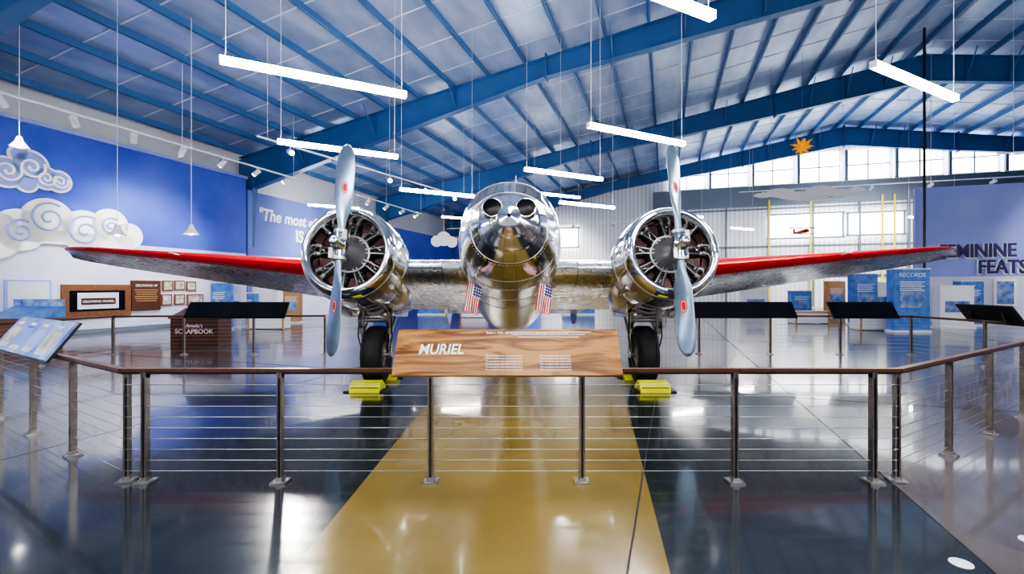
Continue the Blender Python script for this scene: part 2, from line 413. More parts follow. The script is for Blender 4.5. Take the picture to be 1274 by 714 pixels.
for i in range(8):
    u=1.5+i*2.9; b.box((u,39.75,3.9),(0.12,0.2,7.6),'grey')
for z in(2.4,4.6,7.4): b.box((12,39.8,z),(22,0.12,0.1),'grey')
for px in(957,1009,1098,1113):
    u,_=onB(px,300,39.4); b.box((u,39.4,4.0),(0.12,0.06,8.0),'yellow')
b.done('door_1',X=RB)
# right exhibit wall
VR=26.0
b=MB(); b.box((22,VR+0.1,3.0),(22.6,0.2,6.0),'wallpale'); b.box((22,VR-0.02,1.0),(22.6,0.06,2.0),'wallwhite')
def TB(u,z,v=VR-0.04): return Matrix.Translation((u,v,z))@Matrix.Rotation(rad(90),4,'X')
u1,z1=onB(1166,321,VR); u2,z2=onB(1214,339,VR)
SX=Matrix.Diagonal((0.76,1,1,1))
for (t,u,z) in(('FEMININE',u1,z1),('FEATS',u2,z2-.05)):
    b.text(t,0.82,TB(u,z)@SX,'letter',0.02,bold=0.05); b.text(t,0.82,TB(u+.03,z+.02,VR-0.10)@SX,'purple',0.02,bold=0.015)
b.done('wall_exhibit_right',X=RB)
b=MB(); u1,zt=onB(1234,347,VR); u2,zb=onB(1262,381,VR)
b.box(((u1+u2)/2,VR-0.1,(zt+zb)/2),(u2-u1,0.08,zt-zb),'letter'); b.box(((u1+u2)/2,VR-0.15,(zt+zb)/2),(u2-u1-.2,0.04,zt-zb-.2),'panelimg'); b.done('wall_panel',X=RB)

# ------------------------------------------------------------------ AIRPLANE
PITCH=rad(12)
AP=Matrix.Translation((-0.03,7.0,1.95))@Matrix.Rotation(-PITCH,4,'X')
plane=empty('twin_engine_airplane',AP)
def lerp(a,c,t): return a+(c-a)*t
def cat(p0,p1,p2,p3,t):
    return 0.5*((2*p1)+(-p0+p2)*t+(2*p0-5*p1+4*p2-p3)*t*t+(-p0+3*p1-3*p2+p3)*t*t*t)
# y, halfwidth, top, bottom, zmid
ST=[(-2.09,0.02,-0.08,-0.12,-0.10),(-2.06,0.12,0.02,-0.22,-0.10),(-2.00,0.21,0.10,-0.31,-0.10),(-1.86,0.33,0.22,-0.42,-0.09),(-1.65,0.44,0.34,-0.50,-0.07),
    (-1.35,0.55,0.45,-0.57,-0.04),(-1.05,0.63,0.54,-0.62,0.0),(-0.86,0.66,0.60,-0.645,0.03),(-0.72,0.68,0.76,-0.66,0.06),(-0.52,0.70,0.97,-0.67,0.10),
    (-0.35,0.715,1.06,-0.68,0.12),(0.1,0.73,1.10,-0.69,0.14),(1.2,0.74,1.10,-0.70,0.14),(3.0,0.73,1.06,-0.68,0.14),(4.6,0.62,0.98,-0.52,0.18),
    (6.4,0.42,0.86,-0.20,0.30),(8.0,0.22,0.74,0.10,0.42),(8.9,0.08,0.66,0.30,0.47),(9.1,0.01,0.50,0.46,0.48)]
rings=[]
for i in range(len(ST)-1):
    p=[ST[max(i-1,0)],ST[i],ST[i+1],ST[min(i+2,len(ST)-1)]]
    sub=5 if i<11 else 6
    for k in range(sub):
        t=k/sub
        rings.append([lerp(ST[i][0],ST[i+1][0],t)]+[ (cat(p[0][j],p[1][j],p[2][j],p[3][j],t) if i>11 or (i>0 and i<6) else lerp(ST[i][j],ST[i+1][j],t)) for j in range(1,5)])
rings.append(list(ST[-1]))
NR=72
def ringpt(r,a,off=0.0):
    y,hw,tp,bt,zm=r; ca,sa=math.cos(a),math.sin(a)
    p=2/2.25
    x=(hw+off)*math.copysign(abs(ca)**p,ca)
    z=zm+((tp-zm+off) if sa>0 else (zm-bt+off))*math.copysign(abs(sa)**(p if sa>0 else 0.95),sa)
    return (x,y,z)
b=MB(); vs=[];fs=[];ks=[]
for r in rings:
    for i in range(NR): vs.append(ringpt(r,2*math.pi*i/NR))
for j in range(len(rings)-1):
    y=(rings[j][0]+rings[j+1][0])/2
    for i in range(NR):
        a=(i+0.5)*360/NR
        fs.append((j*NR+i,j*NR+(i+1)%NR,(j+1)*NR+(i+1)%NR,(j+1)*NR+i))
        am=a if a<=90 else 180-a
        g=False
        if 0<a<180:
            if -0.83<y<-0.50 and 40<am<86: g=True
            if -0.55<y<-0.02 and 22<am<38: g=True
            if 0.1<y<0.6 and 18<am<36: g=True
            for w in range(5):
                if 1.1+w*0.85<y<1.55+w*0.85 and 14<am<34: g=True
        ks.append('glassd' if g else 'alu')
b.add(vs,fs,ks,True)
for yy in(-1.65,-1.20,-0.86,-0.35,0.3):
    r=min(rings,key=lambda q:abs(q[0]-yy))
    b.tube([ringpt(r,2*math.pi*i/NR,0.001) for i in range(NR)],0.0045,'steel',6,True)
# rivet rows around the nose seams
for yy in(-1.60,-1.15,-0.90,-0.3):
    r=min(rings,key=lambda q:abs(q[0]-yy))
    for i in range(0,NR): 
        p=ringpt(r,2*math.pi*(i+.5)/NR,0.001); b.sphere(p,0.0065,'steel',6,4)
b.done('fuselage',plane)
b=MB()
for s in(-1,1):
    b.lathe([(-1.80,0.112),(-2.045,0.112),(-2.06,0.106),(-2.06,0.098)],(s*0.178,0,0.0),'cowl',32)
    b.lathe([(-2.057,0.1),(-2.062,0.06),(-2.064,0.0)],(s*0.178,0,0.0),'lens',32)
b.done('nose_landing_lights',plane)
# loop antenna / masts on top
b=MB()
b.tube([(0.0+0.11*math.cos(t),0.35,1.25+0.11*math.sin(t)) for t in[2*math.pi*i/24 for i in range(24)]],0.014,'darkmetal',8,True)
b.cyl((0,0.35,1.06),(0,0.35,1.15),0.02,'steel')
b.cyl((0.09,-0.1,1.05),(0.09,-0.05,1.30),0.008,'steel')
b.done('loop_antenna',plane)
# wings
def airfoil(n=22):
    xs=[(1-math.cos(math.pi*i/n))/2 for i in range(n+1)]
    return xs
XS=airfoil()
def yt(x,T): return 5*T*(0.2969*math.sqrt(x)-0.126*x-0.3516*x*x+0.2843*x**3-0.1036*x**4)
def section(x,yl,yte,z,T,drop=0.0):
    c=yte-yl; up=[];lo=[]
    for q in XS:
        cam=0.035*4*q*(1-q)*c*0.5; t=yt(q,T)*c
        up.append((x,yl+q*c,z+cam+t-drop*q)); lo.append((x,yl+q*c,z+cam-t*0.92-drop*q))
    return up,lo
def wing(sections,name,redpaint=True):
    b=MB();n=len(XS)
    secs=[section(*s) for s in sections]
    for A,B in zip(secs[:-1],secs[1:]):
        for h in(0,1):
            vs=list(A[h])+list(B[h]); fs=[];ks=[]
            for i in range(n-1):
                fs.append((i,i+1,n+i+1,n+i))
                isred=redpaint and ((h==0) or XS[i]<0.05)
                ks.append('red' if isred else 'aluw')
            b.add(vs,fs,ks,True)
    for e in(secs[0],secs[-1]):
        for i in range(n-1): b.add([e[0][i],e[0][i+1],e[1][i+1],e[1][i]],[(0,1,2,3)],'red' if redpaint else 'aluw')
    return b
b=wing([(-2.5,0.0,3.05,-0.13,0.165,0.12),(2.5,0.0,3.05,-0.13,0.165,0.12)],'c',False)
b.done('wing_centre_section',plane)
for s in(-1,1):
    secs=[]
    for x in(2.3,3.2,4.4,5.6,6.8,7.6,8.0,8.25,8.42,8.52,8.57):
        t=(x-2.3)/(8.57-2.3)
        yl=0.02+1.62*t; ye=3.05-0.5*t
        if x>7.6:
            q=(x-7.6)/(8.575-7.6); sh=1-math.sqrt(max(0,1-q*q)); c=ye-yl; yl+=sh*c*0.55; ye-=sh*c*0.42
        secs.append((s*x,yl,ye,-0.13+0.86*t,0.155-0.065*t,0.10))
    b=wing(secs,'w',True)
    b.cyl((s*5.5,0.83,0.30),(s*5.5,0.60,0.28),0.012,'steel')
    b.sphere((s*8.45,2.0,0.74),0.03,'glassd')
    b.done('wing_outer_panel',plane)
# nacelles, engines, propellers
NX=2.2; NZ=-0.05
for s in(-1,1):
    X=s*NX
    b=MB()
    prof=[(-0.30,0.50),(-0.50,0.50),(-0.60,0.505),(-0.645,0.525),(-0.665,0.555),(-0.655,0.59),(-0.61,0.62),(-0.50,0.648),(-0.30,0.675),(0.0,0.69),(0.22,0.685),(0.30,0.672),(0.30,0.655),(0.1,0.66)]
    b.lathe(prof,(X,0,NZ),'cowl',64)
    for yy in(-0.50,-0.06): 
        rr=0.652 if yy<-.3 else 0.694
        b.tube([(X+rr*math.cos(t),yy,NZ+rr*math.sin(t)) for t in[2*math.pi*i/64 for i in range(64)]],0.005,'steel',6,True)
    b.box((X+s*0.0,-0.1,NZ+0.70),(0.12,0.5,0.03),'cowl')
    b.box((X-s*0.55,0.0,NZ-0.43),(0.05,0.5,0.05),'steel',)
    b.done('engine_cowling',plane)
    b=MB()
    prof=[(0.05,0.60),(0.30,0.635),(0.6,0.655),(1.0,0.62),(1.6,0.50),(2.3,0.34),(3.0,0.17),(3.6,0.02)]
    b.lathe(prof,(X,0,NZ),'alu',48,zoff=[0,-0.01,-0.05,-0.08,-0.08,-0.08,-0.10,-0.12])
    b.sphere((X,0.75,NZ-0.36),0.42,'alu',24,16,sc=(0.95,1.5,0.8))
    # exhaust stack
    b.cyl((X+s*0.45,0.2,NZ-0.60),(X+s*0.42,0.9,NZ-0.62),0.07,'steel')
    b.done('engine_nacelle',plane)
    # engine
    b=MB()
    b.lathe([(-0.18,0.0),(-0.18,0.51)],(X,0,NZ),'black',48)
    b.lathe([(-0.74,0.0),(-0.74,0.07),(-0.66,0.09),(-0.62,0.14),(-0.54,0.155),(-0.50,0.20),(-0.44,0.235),(-0.40,0.245),(-0.2,0.25)],(X,0,NZ),'crank',40)
    b.tube([(X+0.255*math.cos(t),-0.45,NZ+0.255*math.sin(t)) for t in[2*math.pi*i/48 for i in range(48)]],0.018,'steel',8,True)
    for i in range(9):
        a=2*math.pi*i/9+math.pi/2
        dr=Vector((math.cos(a),0,math.sin(a))); tg=Vector((-math.sin(a),0,math.cos(a))); C=Vector((X,-0.30,NZ))
        b.cyl(C+dr*0.23,C+dr*0.49,0.062,'engine',n=16)
        for q in range(10):
            rr=0.27+q*0.022; b.cyl(C+dr*rr,C+dr*(rr+0.008),0.083 if q<6 else 0.092,'engine' if q%2 else 'crank',n=20)
        # rocker boxes
        for e in(-1,1):
            p=C+dr*0.475+tg*e*0.055+Vector((0,-0.06,0)); b.sphere(p,0.036,'steel',10,8)
            b.cyl(Vector((X,-0.47,NZ))+dr*0.20+tg*e*0.022,p,0.011,'steel',n=8)
        b.cyl(C+dr*0.40+Vector((0,-0.085,0)),C+dr*0.40+Vector((0,-0.13,0)),0.012,'steel',n=8)
        b.tube([Vector((X,-0.45,NZ))+dr*0.26+tg*0.04,Vector((X,-0.47,NZ))+dr*0.33+tg*0.05,C+dr*0.40+Vector((0,-0.13,0))],0.006,'steel',6)
        a2=a+math.pi/9
        d2=Vector((math.cos(a2),0,math.sin(a2))); t2=Vector((-math.sin(a2),0,math.cos(a2)))
        b.add([C+d2*0.30+t2*0.025,C+d2*0.30-t2*0.025,C+d2*0.49-t2*0.07,C+d2*0.49+t2*0.07],[(0,1,2,3)],'maroon')
    b.done('radial_engine',plane)
    # propeller
    b=MB(); H=Vector((X,-0.86,NZ))
    b.lathe([(-0.26,0.0),(-0.26,0.035),(-0.245,0.055),(-0.20,0.062),(-0.12,0.062),(-0.11,0.085),(-0.02,0.10),(0.05,0.10),(0.07,0.075),(0.14,0.07)],H,'cowl',32)
    RT=1.43
    for e in(-1,1):
        b.cyl(H+Vector((0,0,e*0.06)),H+Vector((0,0,e*0.16)),0.082,'cowl',n=24)
        b.cyl(H+Vector((0,0,e*0.16)),H+Vector((0,0,e*0.20)),0.094,'steel',n=24)
        b.box(H+Vector((e*0.085,-0.055,e*0.12)),(0.05,0.06,0.13),'steel')
        n=24; m=22; vs=[];fs=[]
        for q in range(n+1):
            t=q/n; r=0.19+t*(RT-0.19)
            tt=min(1,max(0,(r-0.22)/0.4)); sm=tt*tt*(3-2*tt)
            chord=lerp(0.105,0.245,sm)
            if r>1.02: chord*=math.sqrt(max(0.0,1-((r-1.02)/(RT-1.015))**2.6))
            thick=lerp(0.10,0.028,min(1,(r-0.19)/0.55))*(1 if r<1.3 else 0.6)
            tw=rad(lerp(52,18,min(1,max(0,(r-0.2)/1.2))))
            chord=max(chord,0.004)
            for j in range(m):
                a=2*math.pi*j/m; cx=math.cos(a)*chord/2; cy=math.sin(a)*thick/2*(1 if sm<0.5 else abs(math.sin(a))**0.3)
                x=cx*math.cos(tw)-cy*math.sin(tw); y=cx*math.sin(tw)+cy*math.cos(tw)
                vs.append(H+Vector((e*x,y,e*r)))
        for q in range(n):
            for j in range(m): fs.append((q*m+j,q*m+(j+1)%m,(q+1)*m+(j+1)%m,(q+1)*m+j))
        fs.append(tuple(n*m+j for j in range(m)))
        b.add(vs,fs,'prop',True)
        # oval maker's decal lying on the blade face
        r0=0.80; tw=rad(lerp(52,18,(r0-0.2)/1.2))
        U=Vector((e*math.cos(tw),math.sin(tw),0)); N=Vector((e*math.sin(tw),-math.cos(tw),0)); 
        for (ra,rb,kk,of) in((0.045,0.085,'flagred',0.0165),(0.033,0.070,'letter',0.0172),(0.028,0.062,'flagred',0.0179)):
            pts=[H+Vector((0,0,e*r0))+U*ra*math.cos(2*math.pi*i/24)+Vector((0,0,rb*math.sin(2*math.pi*i/24)))+N*of for i in range(24)]
            b.add(pts,[tuple(range(24))],kk)
    b.done('propeller',plane)
# tail
b=wing([(-2.3,7.9,8.8,0.56,0.09),(0,7.5,9.0,0.56,0.10),(2.3,7.9,8.8,0.56,0.09)],'t',False)
for s in(-1,1):
    pts=[]
    for i in range(28):
        t=2*math.pi*i/28; pts.append((8.4+0.62*math.cos(t),0.66+0.72*math.sin(t)*(1 if math.sin(t)>0 else 0.7)))
    b.prism(pts,s*2.02-0.035,s*2.02+0.035,'alu','YZ')
b.done('twin_tail',plane)
b=MB()  # tail wheel (world)
def Wp(x,y,z): return AP@Vector((x,y,z))
q=Wp(0,7.7,0.1); b.lathe([(-0.06,0.06),(-0.06,0.14),(-0.03,0.17),(0.03,0.17),(0.06,0.14),(0.06,0.06)],(q.x,q.y,0.17),'rubber',24,'X')
b.cyl((q.x,q.y,0.17),(q.x,q.y-0.1,q.z+0.15),0.03,'steel'); b.cyl((q.x-.07,q.y,0.17),(q.x+.07,q.y,0.17),0.05,'steel')
b.done('tail_wheel',plane,world=True)
# landing gear (world)
for s in(-1,1):
    gx=-0.03+s*2.12; gy=7.55; R=0.46
    b=MB()
    b.lathe([(-0.13,0.20),(-0.155,0.27),(-0.16,0.36),(-0.13,0.425),(-0.07,0.455),(0.0,0.46),(0.07,0.455),(0.13,0.425),(0.16,0.36),(0.155,0.27),(0.13,0.20)],(gx,gy,R),'rubber',56,'X')
    for o in(-0.09,-0.045,0.0,0.045,0.09):
        b.tube([(gx+o,gy+0.457*math.cos(t),R+0.457*math.sin(t)) for t in[2*math.pi*i/56 for i in range(56)]],0.007,'rubber',6,True)
    b.lathe([(-0.13,0.0),(-0.13,0.06),(-0.10,0.08),(-0.10,0.19),(-0.14,0.215),(0.14,0.215),(0.10,0.19),(0.10,0.08),(0.13,0.06),(0.13,0.0)],(gx,gy,R),'steel',40,'X')
    top=1.28
    b.cyl((gx-0.24,gy,R),(gx+0.24,gy,R),0.035,'steel')
    for e in(-1,1):
        x=gx+e*0.215
        b.cyl((x,gy,R-0.04),(x,gy-0.05,R+0.42),0.03,'cowl'); b.cyl((x,gy-0.05,R+0.34),(x,gy-0.08,top),0.045,'steel')
        b.cyl((x,gy-0.05,R+0.42),(x,gy-0.05,R+0.45),0.055,'steel')
        b.beam((x,gy-0.02,R+0.30),(x,gy+0.75,top+0.05),0.03,0.05,'steel')
        b.tube([(x,gy-0.06,R+0.05),(x+e*0.05,gy-0.10,R+0.3),(x+e*.03,gy-0.1,top)],0.010,'black',6)
        b.beam((x,gy-0.10,R+0.44),(x,gy-0.22,R+0.56),0.04,0.03,'steel'); b.beam((x,gy-0.22,R+0.56),(x,gy-0.09,R+0.70),0.04,0.03,'steel')
    b.cyl((gx-0.25,gy-0.06,R+0.56),(gx+0.25,gy-0.06,R+0.56),0.035,'steel')
    b.beam((gx-0.21,gy-0.07,R+0.60),(gx+0.21,gy-0.08,top-0.12),0.03,0.03,'steel'); b.beam((gx+0.21,gy-0.07,R+0.60),(gx-0.21,gy-0.08,top-0.12),0.03,0.03,'steel')
    b.cyl((gx-0.26,gy-0.08,top-0.10),(gx+0.26,gy-0.08,top-0.10),0.045,'darkmetal')
    b.box((gx,gy-0.02,top-0.02),(0.42,0.30,0.18),'darkmetal')
    # gear doors
    for e in(-1,1): b.prism([(gy-0.35,top+0.0),(gy+0.9,top+0.0),(gy+0.7,top-0.25),(gy-0.2,top-0.2)],gx+e*0.33-0.006,gx+e*0.33+0.006,'alu','YZ')
    b.done('main_landing_gear',plane,world=True)
    for e in(-1,1):
        b=MB(); y0=gy+e*0.16; y1=gy+e*0.66
        b.prism([(y0+e*0.12,0.0),(y1,0.0),(y1,0.05),(y1-e*0.07,0.13),(y1-e*0.2,0.15),(y0+e*0.16,0.045)],gx-0.22,gx+0.22,'chock','YZ')
        b.box((gx,(y0+y1)/2+e*0.13,0.012),(0.62,0.22,0.024),'darkmetal')
        b.beam((gx-0.2,y1-e*0.02,0.06),(gx+0.2,y1-e*0.02,0.06),0.02,0.03,'darkmetal')
        b.done('wheel_chock')
# flags on pitot masts
for s in(-1,1):
    b=MB(); x=-0.02+s*0.44; y=5.95
    b.cyl((x-s*0.02,y+0.15,1.88),(x,y,1.62),0.009,'steel'); b.cyl((x,y+0.02,1.64),(x,y-0.28,1.68),0.012,'steel')
    b.cyl((x,y-0.10,1.72),(x-0.03,y-0.12,1.22),0.005,'tan'); b.sphere((x,y-0.10,1.73),0.012,'yellow',8,6)
    nu,nv=20,13; W,Hh=0.36,0.20; vs=[];fs=[];ks=[]
    for i in range(nu+1):
        for j in range(nv+1):
            f=i/nu; h=j/nv
            px=x-0.005-0.02+(h-0.35)*Hh*0.85-f*0.05; pz=1.60-f*W*0.95-(h)*0.07
            py=y-0.11+0.025*math.sin(h*9+f*3)*(0.3+f)
            vs.append((px,py,pz))
    for i in range(nu):
        for j in range(nv):
            fs.append((i*(nv+1)+j,i*(nv+1)+j+1,(i+1)*(nv+1)+j+1,(i+1)*(nv+1)+j))
            if i<8 and j>=6: ks.append('letter' if (i%2==1 and j%2==0) else 'navy')
            else: ks.append('flagred' if j%2==0 else 'letter')
    b.add(vs,fs,ks,True)
    b.done('american_flag',plane,world=True)

# ------------------------------------------------------------------ RAILING
RH=0.885
def post(b,x,y,ang):
    X=Matrix.Translation((x,y,0))@Matrix.Rotation(ang,4,'Z')
    for e in(-1,1): b.box((e*0.014,0,RH/2),(0.012,0.05,RH-0.02),'poststeel',X)
    b.box((0,0,RH-0.03),(0.04,0.04,0.06),'poststeel',X); b.box((0,0,0.45),(0.02,0.03,0.86),'darkmetal',X)
    b.box((0,0,0.008),(0.12,0.12,0.016),'steel',X); b.box((0,0,0.03),(0.05,0.07,0.03),'steel',X)
    for i in(-1,1):
        for j in(-1,1): b.cyl((i*0.042,j*0.042,0.014),(i*0.042,j*0.042,0.024),0.008,'steel',n=8,X=X)
def rail(segs,postsets,name='cable_railing'):
    b=MB()
    for (p,q) in segs:
        b.beam((p[0],p[1],RH),(q[0],q[1],RH),0.055,0.028,'bronze')
        b.beam((p[0],p[1],RH-0.02),(q[0],q[1],RH-0.02),0.03,0.02,'darkmetal')
        for i in range(9):
            z=0.09+i*0.085
            b.cyl((p[0],p[1],z),(q[0],q[1],z),0.0028,'steel',n=6)
    for (x,y,a) in postsets: post(b,x,y,a)
    return b.done(name)
A0=(-3.07,3.74);A1=(3.05,3.74)
L1=(-9.3,7.65);R1=(9.3,7.65);L2=(-9.0,10.7);R2=(9.0,10.7);L3=(-4.3,10.9);R3=(4.3,10.9)
posts=[((px-637)/F*3.74,3.74,0) for px in(181,349,536,724,914,1086)]+[(A0[0]+0.02,A0[1]+.02,rad(16)),(A1[0]-.0,A1[1]+.02,rad(-16))]
for s,A,Bq in((-1,A0,L1),(1,A1,R1)):
    d=Vector((Bq[0]-A[0],Bq[1]-A[1])); a=math.atan2(d.y,d.x)
    for t in(0.150,0.31,0.48,0.65,0.82): posts.append((A[0]+d.x*t,A[1]+d.y*t,a))
rail([(A0,A1),(A0,L1),(A1,R1)],posts)
for s,P1,P2,P3 in((-1,L1,L2,L3),(1,R1,R2,R3)):
    ps=[(P1[0],P1[1],0.3),(P2[0],P2[1],0),((P1[0]+P2[0])/2,(P1[1]+P2[1])/2,rad(90))]
    for t in(0.33,0.66,1.0): ps.append((P2[0]+(P3[0]-P2[0])*t,P2[1]+(P3[1]-P2[1])*t,0))
    rail([(P1,P2),(P2,P3)],ps)
# reading panels
def reading(cx,cy,yaw,w,kind,name='reading_panel',zb=0.86,zt=1.19,dep=0.23,back=0.0):
    X=Matrix.Translation((cx,cy,0))@Matrix.Rotation(yaw,4,'Z')
    b=MB(); th=0.03
    L=math.hypot(zt-zb,dep); ang=math.atan2(zt-zb,dep)
    P=X@Matrix.Translation((0,-dep/2-0.01+back,zb))@Matrix.Rotation(ang,4,'X')     # local x along, y up slope, z normal
    b.box((0,L/2,0),(w,L,th),{'wood':'wood','blue':'panelimg','dark':'black'}[kind],P)
    if kind!='wood': b.box((0,L/2,-0.02),(w+0.03,L+0.03,0.02),'darkmetal',P)
    for e in(-0.3,0.3):
        b.beam(X@Vector((w*e,0.0,RH-0.02)),X@Vector((w*e,dep*0.25,zb+(zt-zb)*0.65)),0.04,0.04,'darkmetal')
        b.box((w*e,0.0,RH+0.01),(0.12,0.08,0.06),'darkmetal',X)
    z=th/2+0.001
    if kind=='wood':
        def T(x,y): return P@Matrix.Translation((x,y,z))
        b.text('MURIEL',0.125,T(-0.70,0.18)@Matrix.Diagonal((0.85,1,1,1)),'letter',0.001,shear=0.15,bold=0.002)
        for i in range(3): b.box((0.33,0.375-0.022*i,z),(0.68-0.1*i,0.004,0.001),'letter',P)
        b.text('Built in 1935, the aircraft carried ten passengers and two crew',0.026,T(-0.17,0.36),'letter',0.0006)
        for c in range(2):
            for i in range(6):
                x0=-0.17+c*0.42
                b.text('The aeroplane was restored by hand'[:int(34-4*((i*3+c)%3))],0.019,T(x0,0.16-0.024*i),'letter',0.0005)
    if kind=='blue':
        def T(x,y): return P@Matrix.Translation((x,y,z))
        for i in range(4):
            b.box((-w*0.36+i*w*0.24,L*0.45,z),(w*0.17,L*0.5,0.003),['paper','panelblue','wallpale','paper'][i],P)
            b.text('EXHIBIT',0.05,T(-w*0.43+i*w*0.24,L*0.78),'letter',0.001)
            for j in range(4): b.box((-w*0.36+i*w*0.24,L*(0.10+0.03*j),z),(w*0.16,0.006,0.002),'letter',P)
    return b.done(name)
reading(-0.035,3.74,0,1.76,'wood')
aL=math.atan2(A0[1]-L1[1],A0[0]-L1[0]); aR=math.atan2(R1[1]-A1[1],R1[0]-A1[0])
def along(A,Bq,t): return (A[0]+(Bq[0]-A[0])*t,A[1]+(Bq[1]-A[1])*t)
p=along(A0,L1,0.305); reading(p[0],p[1],aL,1.75,'blue')
for (x,w) in((-6.25,2.25),): reading(x,10.78,0,w,'dark','display_panel')
reading(7.95,10.75,0,1.45,'dark','display_panel'); reading(5.3,10.85,0,2.3,'dark','display_panel')
reading(8.95+0.2,9.1,rad(80),1.3,'dark','display_panel')

# ------------------------------------------------------------------ LIGHT FIXTURES
LA=math.atan2(0.468,0.883)
def roof_at(x,y):
    u=x*CS-y*SN
    z=roofz(u)+0.0
    return z
def bar(x,y,z=4.5,L=2.44,energy=None):
    X=Matrix.Translation((x,y,z))@Matrix.Rotation(LA,4,'Z')
    b=MB(); b.box((0,0,0),(L,0.085,0.085),'lamp',X)
    b.box((L/2+0.006,0,0),(0.012,0.095,0.095),'white',X); b.box((-L/2-0.006,0,0),(0.012,0.095,0.095),'white',X); b.box((0,0,0.046),(L,0.05,0.012),'white',X)
    for e in(-1,1):
        p=X@Vector((e*(L/2-0.06),0,0.05)); zt=roof_at(p.x,p.y)+0.2
        b.cyl(p,(p.x,p.y,zt),0.005,'white',n=6)
    b.done('linear_pendant_light')
for (px,py) in((399,98),(424,186),(545,240),(703,217),(795,168),(1142,103),(731,255)):
    d=(4.5-HC)*F/(357-py); bar((px-637)/F*d,d)
bar(1.11,4.61)
for (x,y) in((-10,2),(-4,-1),(3,-1.5),(9,1.5),(-8,-5),(0,-6),(8,-5),(14,5),(-14,7),(0,1.2),(-5,3),(5,1),(18,12),(24,10),(28,4),(22,0),(16,-4),(-13,-2)): bar(x,y)  # pendants added out of view to light the hall and the airplane's front
for (x,y) in((-9,24),(-3,28),(10,27),(20,22),(24,28),(16,33),(2,21)): bar(x,y,5.6)  # far pendants added to brighten the back of the hall and its ceiling

def spot(loc,target,e,ang=70,blend=0.8,size=0.1,col=(1,0.96,0.9)):
    l=bpy.data.lights.new('track_spot','SPOT'); l.energy=e; l.spot_size=rad(ang); l.spot_blend=blend; l.shadow_soft_size=size; l.color=col
    o=bpy.data.objects.new('track_spot_beam',l); S.collection.objects.link(o); o.location=loc
    o.rotation_euler=(Vector(target)-Vector(loc)).to_track_quat('-Z','Y').to_euler(); return o
def track(u1,v1,u2,v2,z,n,tgt=None,e=0):
    p=RB@Vector((u1,v1,z)); q=RB@Vector((u2,v2,z)); b=MB()
    b.beam(p,q,0.05,0.05,'white'); lights=[]
    for t in(0.03,0.5,0.97):
        c=p.lerp(q,t); b.cyl(c,(c.x,c.y,roof_at(c.x,c.y)+0.2),0.008,'white',n=6)
    for i in range(n):
        c=p.lerp(q,(i+0.5)/n); dr=(Vector(tgt)-c).normalized() if tgt else Vector((random.uniform(-.5,.5),random.uniform(-.3,.3),-1)).normalized()
        b.cyl(c,c+Vector((0,0,-0.12)),0.015,'white',n=8); h=c+Vector((0,0,-0.2))
        b.cyl(h-dr*0.14,h+dr*0.14,0.085,'white',n=16); b.cyl(h+dr*0.141,h+dr*0.15,0.07,'spotface',n=16)
        lights.append((h+dr*0.2,dr))
    o=b.done('track_light')
    if e:
        for i,(l,d) in enumerate(lights):
            if i%2==0: spot(l,l+d,e*1.6,75)
    return lights
def wl(u,v,z): p=RB@Vector((u,v,z)); return (p.x,p.y,p.z)
track(-14.5,6,-14.5,16,6.0,7,wl(-18.4,12,2.4),150)
track(-14.2,18,-14.2,26,6.0,5,wl(-18.6,21,2.0),130)
track(-11.5,11,-9.5,22,6.0,5,(0,7,2),450)
track(11,21,26,21,6.2,8,wl(19,26,2.0),300)
track(4,30,22,30,7.0,7,wl(12,39.8,3.5),600)
track(-16,33,-2,33,6.0,5,wl(-9,39.5,3),500)
# bell pendants
for (px,py,d) in((238,287,13.0),(146,288,12.0),(24,178,12.0)):
    x=(px-637)/F*d; z=HC+(357-py)*d/F; b=MB()
    b.lathe([(0.28,0.02),(0.26,0.05),(0.14,0.09),(0.06,0.15),(0.0,0.20),(0.0,0.19),(0.06,0.13),(0.2,0.04)],(x,d,z-0.1),'white',24,'Z')
    b.sphere((x,d,z-0.06),0.06,'spotface',10,8); b.cyl((x,d,z+0.17),(x,d,roof_at(x,d)+0.2),0.008,'white',n=6); b.done('bell_pendant_light')
# hanging star
b=MB(); d=19.0; c=Vector(((998-637)/F*d,d,HC+(357-182)*d/F))
b.sphere(c,0.17,'orange',12,8)
N=26
for i in range(N):
    zz=1-2*(i+.5)/N; a=i*2.399963; r=math.sqrt(1-zz*zz); dr=Vector((r*math.cos(a),r*math.sin(a),zz))
    b.cyl(c+dr*0.1,c+dr*(0.46 if i%2 else 0.34),0.085,'orange',r2=0.001,n=5,smooth=False)
b.cyl(c+Vector((0,0,.2)),(c.x,c.y,roof_at(c.x,c.y)+0.2),0.006,'steel',n=6)
b.done('hanging_star')
# hanging flat clouds
b=MB(); d=22.0
for i,(px,py,rx,rz) in enumerate(((950,243,12,3),(972,240,18,6),(1000,244,32,6),(1022,238,20,7),(1046,240,22,5),(1066,236,10,3))):
    k=d/F; x=(px-637)*k; z=HC+(357-py)*k
    n=28; pts=[(x+rx*k*math.cos(2*math.pi*j/n),z+rz*k*math.sin(2*math.pi*j/n)) for j in range(n)]
    b.prism(pts,d-0.01*i,d+0.12,'letter','XZ')
for px in(960,1050):
    x=(px-637)*d/F; b.cyl((x,d+.06,HC+118*d/F),(x,d+.06,roof_at(x,d)+0.2),0.008,'steel',n=6)
b.done('hanging_cloud')
# small cloud near the back (left of fuselage)
b=MB(); d=24.0; k=d/F
for i,(px,py,r) in enumerate(((543,300,7),(552,297,9),(562,301,7))):
    x=(px-637)*k; z=HC+(357-py)*k; b.cyl((x,d-.01*i,z),(x,d+.1,z),r*k,'letter',n=28,smooth=False)
x=(552-637)*k; b.cyl((x,d+.05,HC+62*k),(x,d+.05,roof_at(x,d)+0.2),0.008,'steel',n=6); b.done('hanging_cloud')
